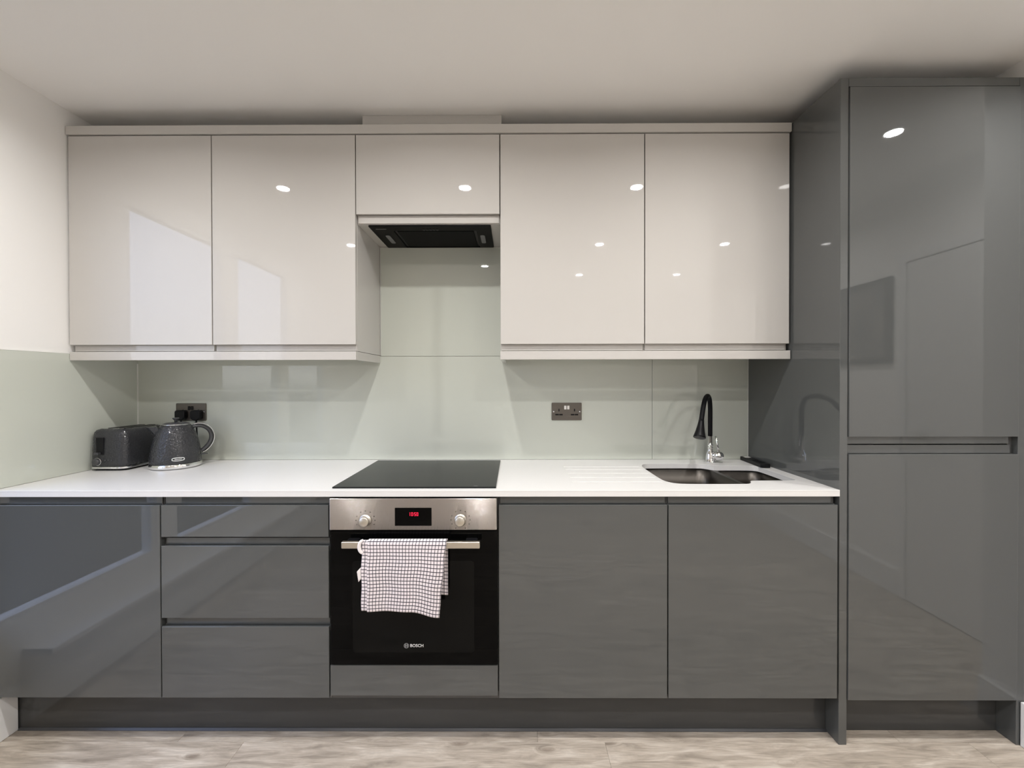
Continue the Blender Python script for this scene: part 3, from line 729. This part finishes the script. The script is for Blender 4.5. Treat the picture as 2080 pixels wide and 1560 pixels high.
# oval badge on the side facing the room
bA = math.radians(-47); bdv = Vector((math.cos(bA), math.sin(bA), 0)); bt = Vector((-math.sin(bA), math.cos(bA), 0))
def on_body(s_, z, out):
    """point on the kettle wall at arc offset s_ and height z"""
    r = .0945 - (.002 * (z - .045) / .025 if z > .045 else 0); a = bA + s_ / r
    return c0 + Vector((math.cos(a), math.sin(a), 0)) * (r + out) + Vector((0, 0, z))
ov = []
for i in range(41):
    a = 2 * PI * i / 40; s_ = .0165 * max(-1, min(1, 1.25 * math.cos(a))) + .0050 * math.cos(a); ov.append(on_body(s_, .0455 + .0068 * math.sin(a), .001))
MB().tube(ov, .0016, 8).build('badge_ring', WHITEI, t)
MB().tube([on_body(-.0125 + .0025 * i, .0455, .0006) for i in range(11)], .0013, 8).build('badge_bar', WHITEI, t)
# plugs and flex
def plug(xc, parent, pts):
    y0 = SY0 - .0072
    MB().prism(rounded(xc - .0240, xc + .0240, 1.1180 - .0250 + .012, 1.1180 + .0250 + .012, (.010, .010, .020, .020)), 'y', y0 - .026, y0, .005, lambda e_: all(v.co.y < y0 - .02 for v in e_.verts), 3).build('plug', BLACK, parent)
    MB().tube(bez([(xc, y0 - .013, 1.108), (xc, y0 - .013, 1.085)] + pts, 6), .0036, 10).build('power_cord', BLACK, parent)
plug(-1.4950, t, [(-1.490, -.030, 1.02), (-1.482, -.030, .955), (-1.470, -.040, .9170), (-1.468, -.062, .9132)])

# ------------------------------------------------------------------ toaster
t = thing('toaster', (-1.70, -.145, ZT), 'dark grey hammered two-slot toaster standing end-on in the left corner, behind the kettle', 'toaster')
TX0, TX1, TY0_, TY1_ = -1.793, -1.631, -.264, -.024
def toaster_ring(z):
    ins = {0: .004}.get(z, 0)
    return ins
b = bmesh.new(); rings = []
for z, ins in ((.018, .000), (.030, .000), (.090, .001), (.140, .003), (.165, .006), (.175, .012), (.181, .026)):
    pts = rounded(TX0 + ins, TX1 - ins, TY0_ + ins, TY1_ - ins, max(.012, .032 - ins * .3), 6)
    rings.append([b.verts.new((p[0], p[1], ZT + z)) for p in pts])
n = len(rings[0])
for A, B in zip(rings, rings[1:]):
    for i in range(n): b.faces.new((A[i], A[(i + 1) % n], B[(i + 1) % n], B[i]))
b.faces.new(rings[-1]); b.faces.new(list(reversed(rings[0])))
MB()._add(b, True).build('body', HAMMER, t)
MB().prism(rounded(TX0 - .002, TX1 + .002, TY0_ - .002, TY1_ + .002, .033), 'z', ZT + .0085, ZT + .0178, .002, seg=2, smooth=False).build('chrome_base', CHROME, t)
MB().prism(rounded(TX0 + .010, TX1 - .010, TY0_ + .010, TY1_ - .010, .025), 'z', ZT + .0006, ZT + .0084).build('foot', BLACK, t)
for xa in (-1.729, -1.679):
    MB().prism(rounded(xa - .014, xa + .014, -.225, -.060, .006), 'z', ZT + .1812, ZT + .1822).build('bread_slot', BLACK, t)
MB().prism(rounded(TX0 + .028, TX1 - .028, -.240, -.046, .012), 'z', ZT + .1806, ZT + .1811).build('top_plate', CHROME, t)
yt = TY0_ - .0004
sk = Matrix.Translation((0, 0, 0))
MB().box(-1.7540, -1.7210, yt - .003, yt + .004, ZT + .070, ZT + .145, .002).build('lever_slot', BLACK, t)
MB().box(-1.7460, -1.7290, yt - .022, yt - .0035, ZT + .072, ZT + .082, .003, 3).build('lever', GREYP, t)
MB().lathe([(0, 0), (.0155, 0), (.0155, .004), (.0135, .012), (.0115, .013), (0, .013)], (0, 0, 0), 28, Matrix.Translation((-1.7490, yt - .0004, ZT + .040)) @ ry).build('dial', GREYP, t)
MB().lathe([(.0135, 0), (.0170, 0), (.0165, .0022), (.0145, .0022)], (0, 0, 0), 28, Matrix.Translation((-1.7490, yt - .0002, ZT + .040)) @ ry).build('dial_ring', CHROME, t)
for i, xa in enumerate((-1.716, -1.702, -1.688)):
    MB().lathe([(0, 0), (.0045, 0), (.004, .002), (0, .0022)], (0, 0, 0), 16, Matrix.Translation((xa, yt - .0002, ZT + .046)) @ ry).build('button', GREYP, t)
MB().box(-1.690, -1.664, yt - .0026, yt - .0018, ZT + .0105, ZT + .0155).build('badge', WHITEI, t)
plug(-1.5710, t, [(-1.572, -.030, 1.04), (-1.590, -.028, .98), (-1.612, -.030, .950), (-1.628, -.045, .944)])

# ------------------------------------------------------------------ slim black remote beside the tall panel
t = thing('remote_control', (1.178, -.115, ZT), 'slim black remote-shaped handset with small white label, lying behind the sink corner', 'remote')
rxf = Matrix.Translation((1.1765, -.119, ZT)) @ Matrix.Rotation(math.radians(-3.5), 4, 'Z')
MB().prism(rounded(-.0215, .0215, -.1000, .1030, (.006, .006, .012, .012)), 'z', .0007, .0175, .003, lambda e_: all(v.co.z > .017 for v in e_.verts), 3, xf=rxf).build('body', BLACK, t)
MB().box(-.0130, .0130, .0640, .0900, .0176, .0180, xf=rxf).build('label_sticker', WHITE, t)
for i in range(3):
    for j in range(2):
        MB().box(-.012 + j * .013, -.002 + j * .013, -.070 + i * .028, -.056 + i * .028, .0176, .0186, xf=rxf).build('button', BLACKM, t)

# ------------------------------------------------------------------ picture on the recessed right wall (seen only as a reflection in the tall unit)
t = thing('picture_frame', (XR2, -1.93, 1.67), 'dark framed picture hanging on the recessed right wall beside the white door', 'picture')
MB().box(XR2 - .022, XR2 - .0008, -2.24, -1.70, 1.40, 1.93, .003).build('frame', BLACK, t)
MB().box(XR2 - .0232, XR2 - .0222, -2.20, -1.74, 1.44, 1.89).build('print', PAINTING, t)
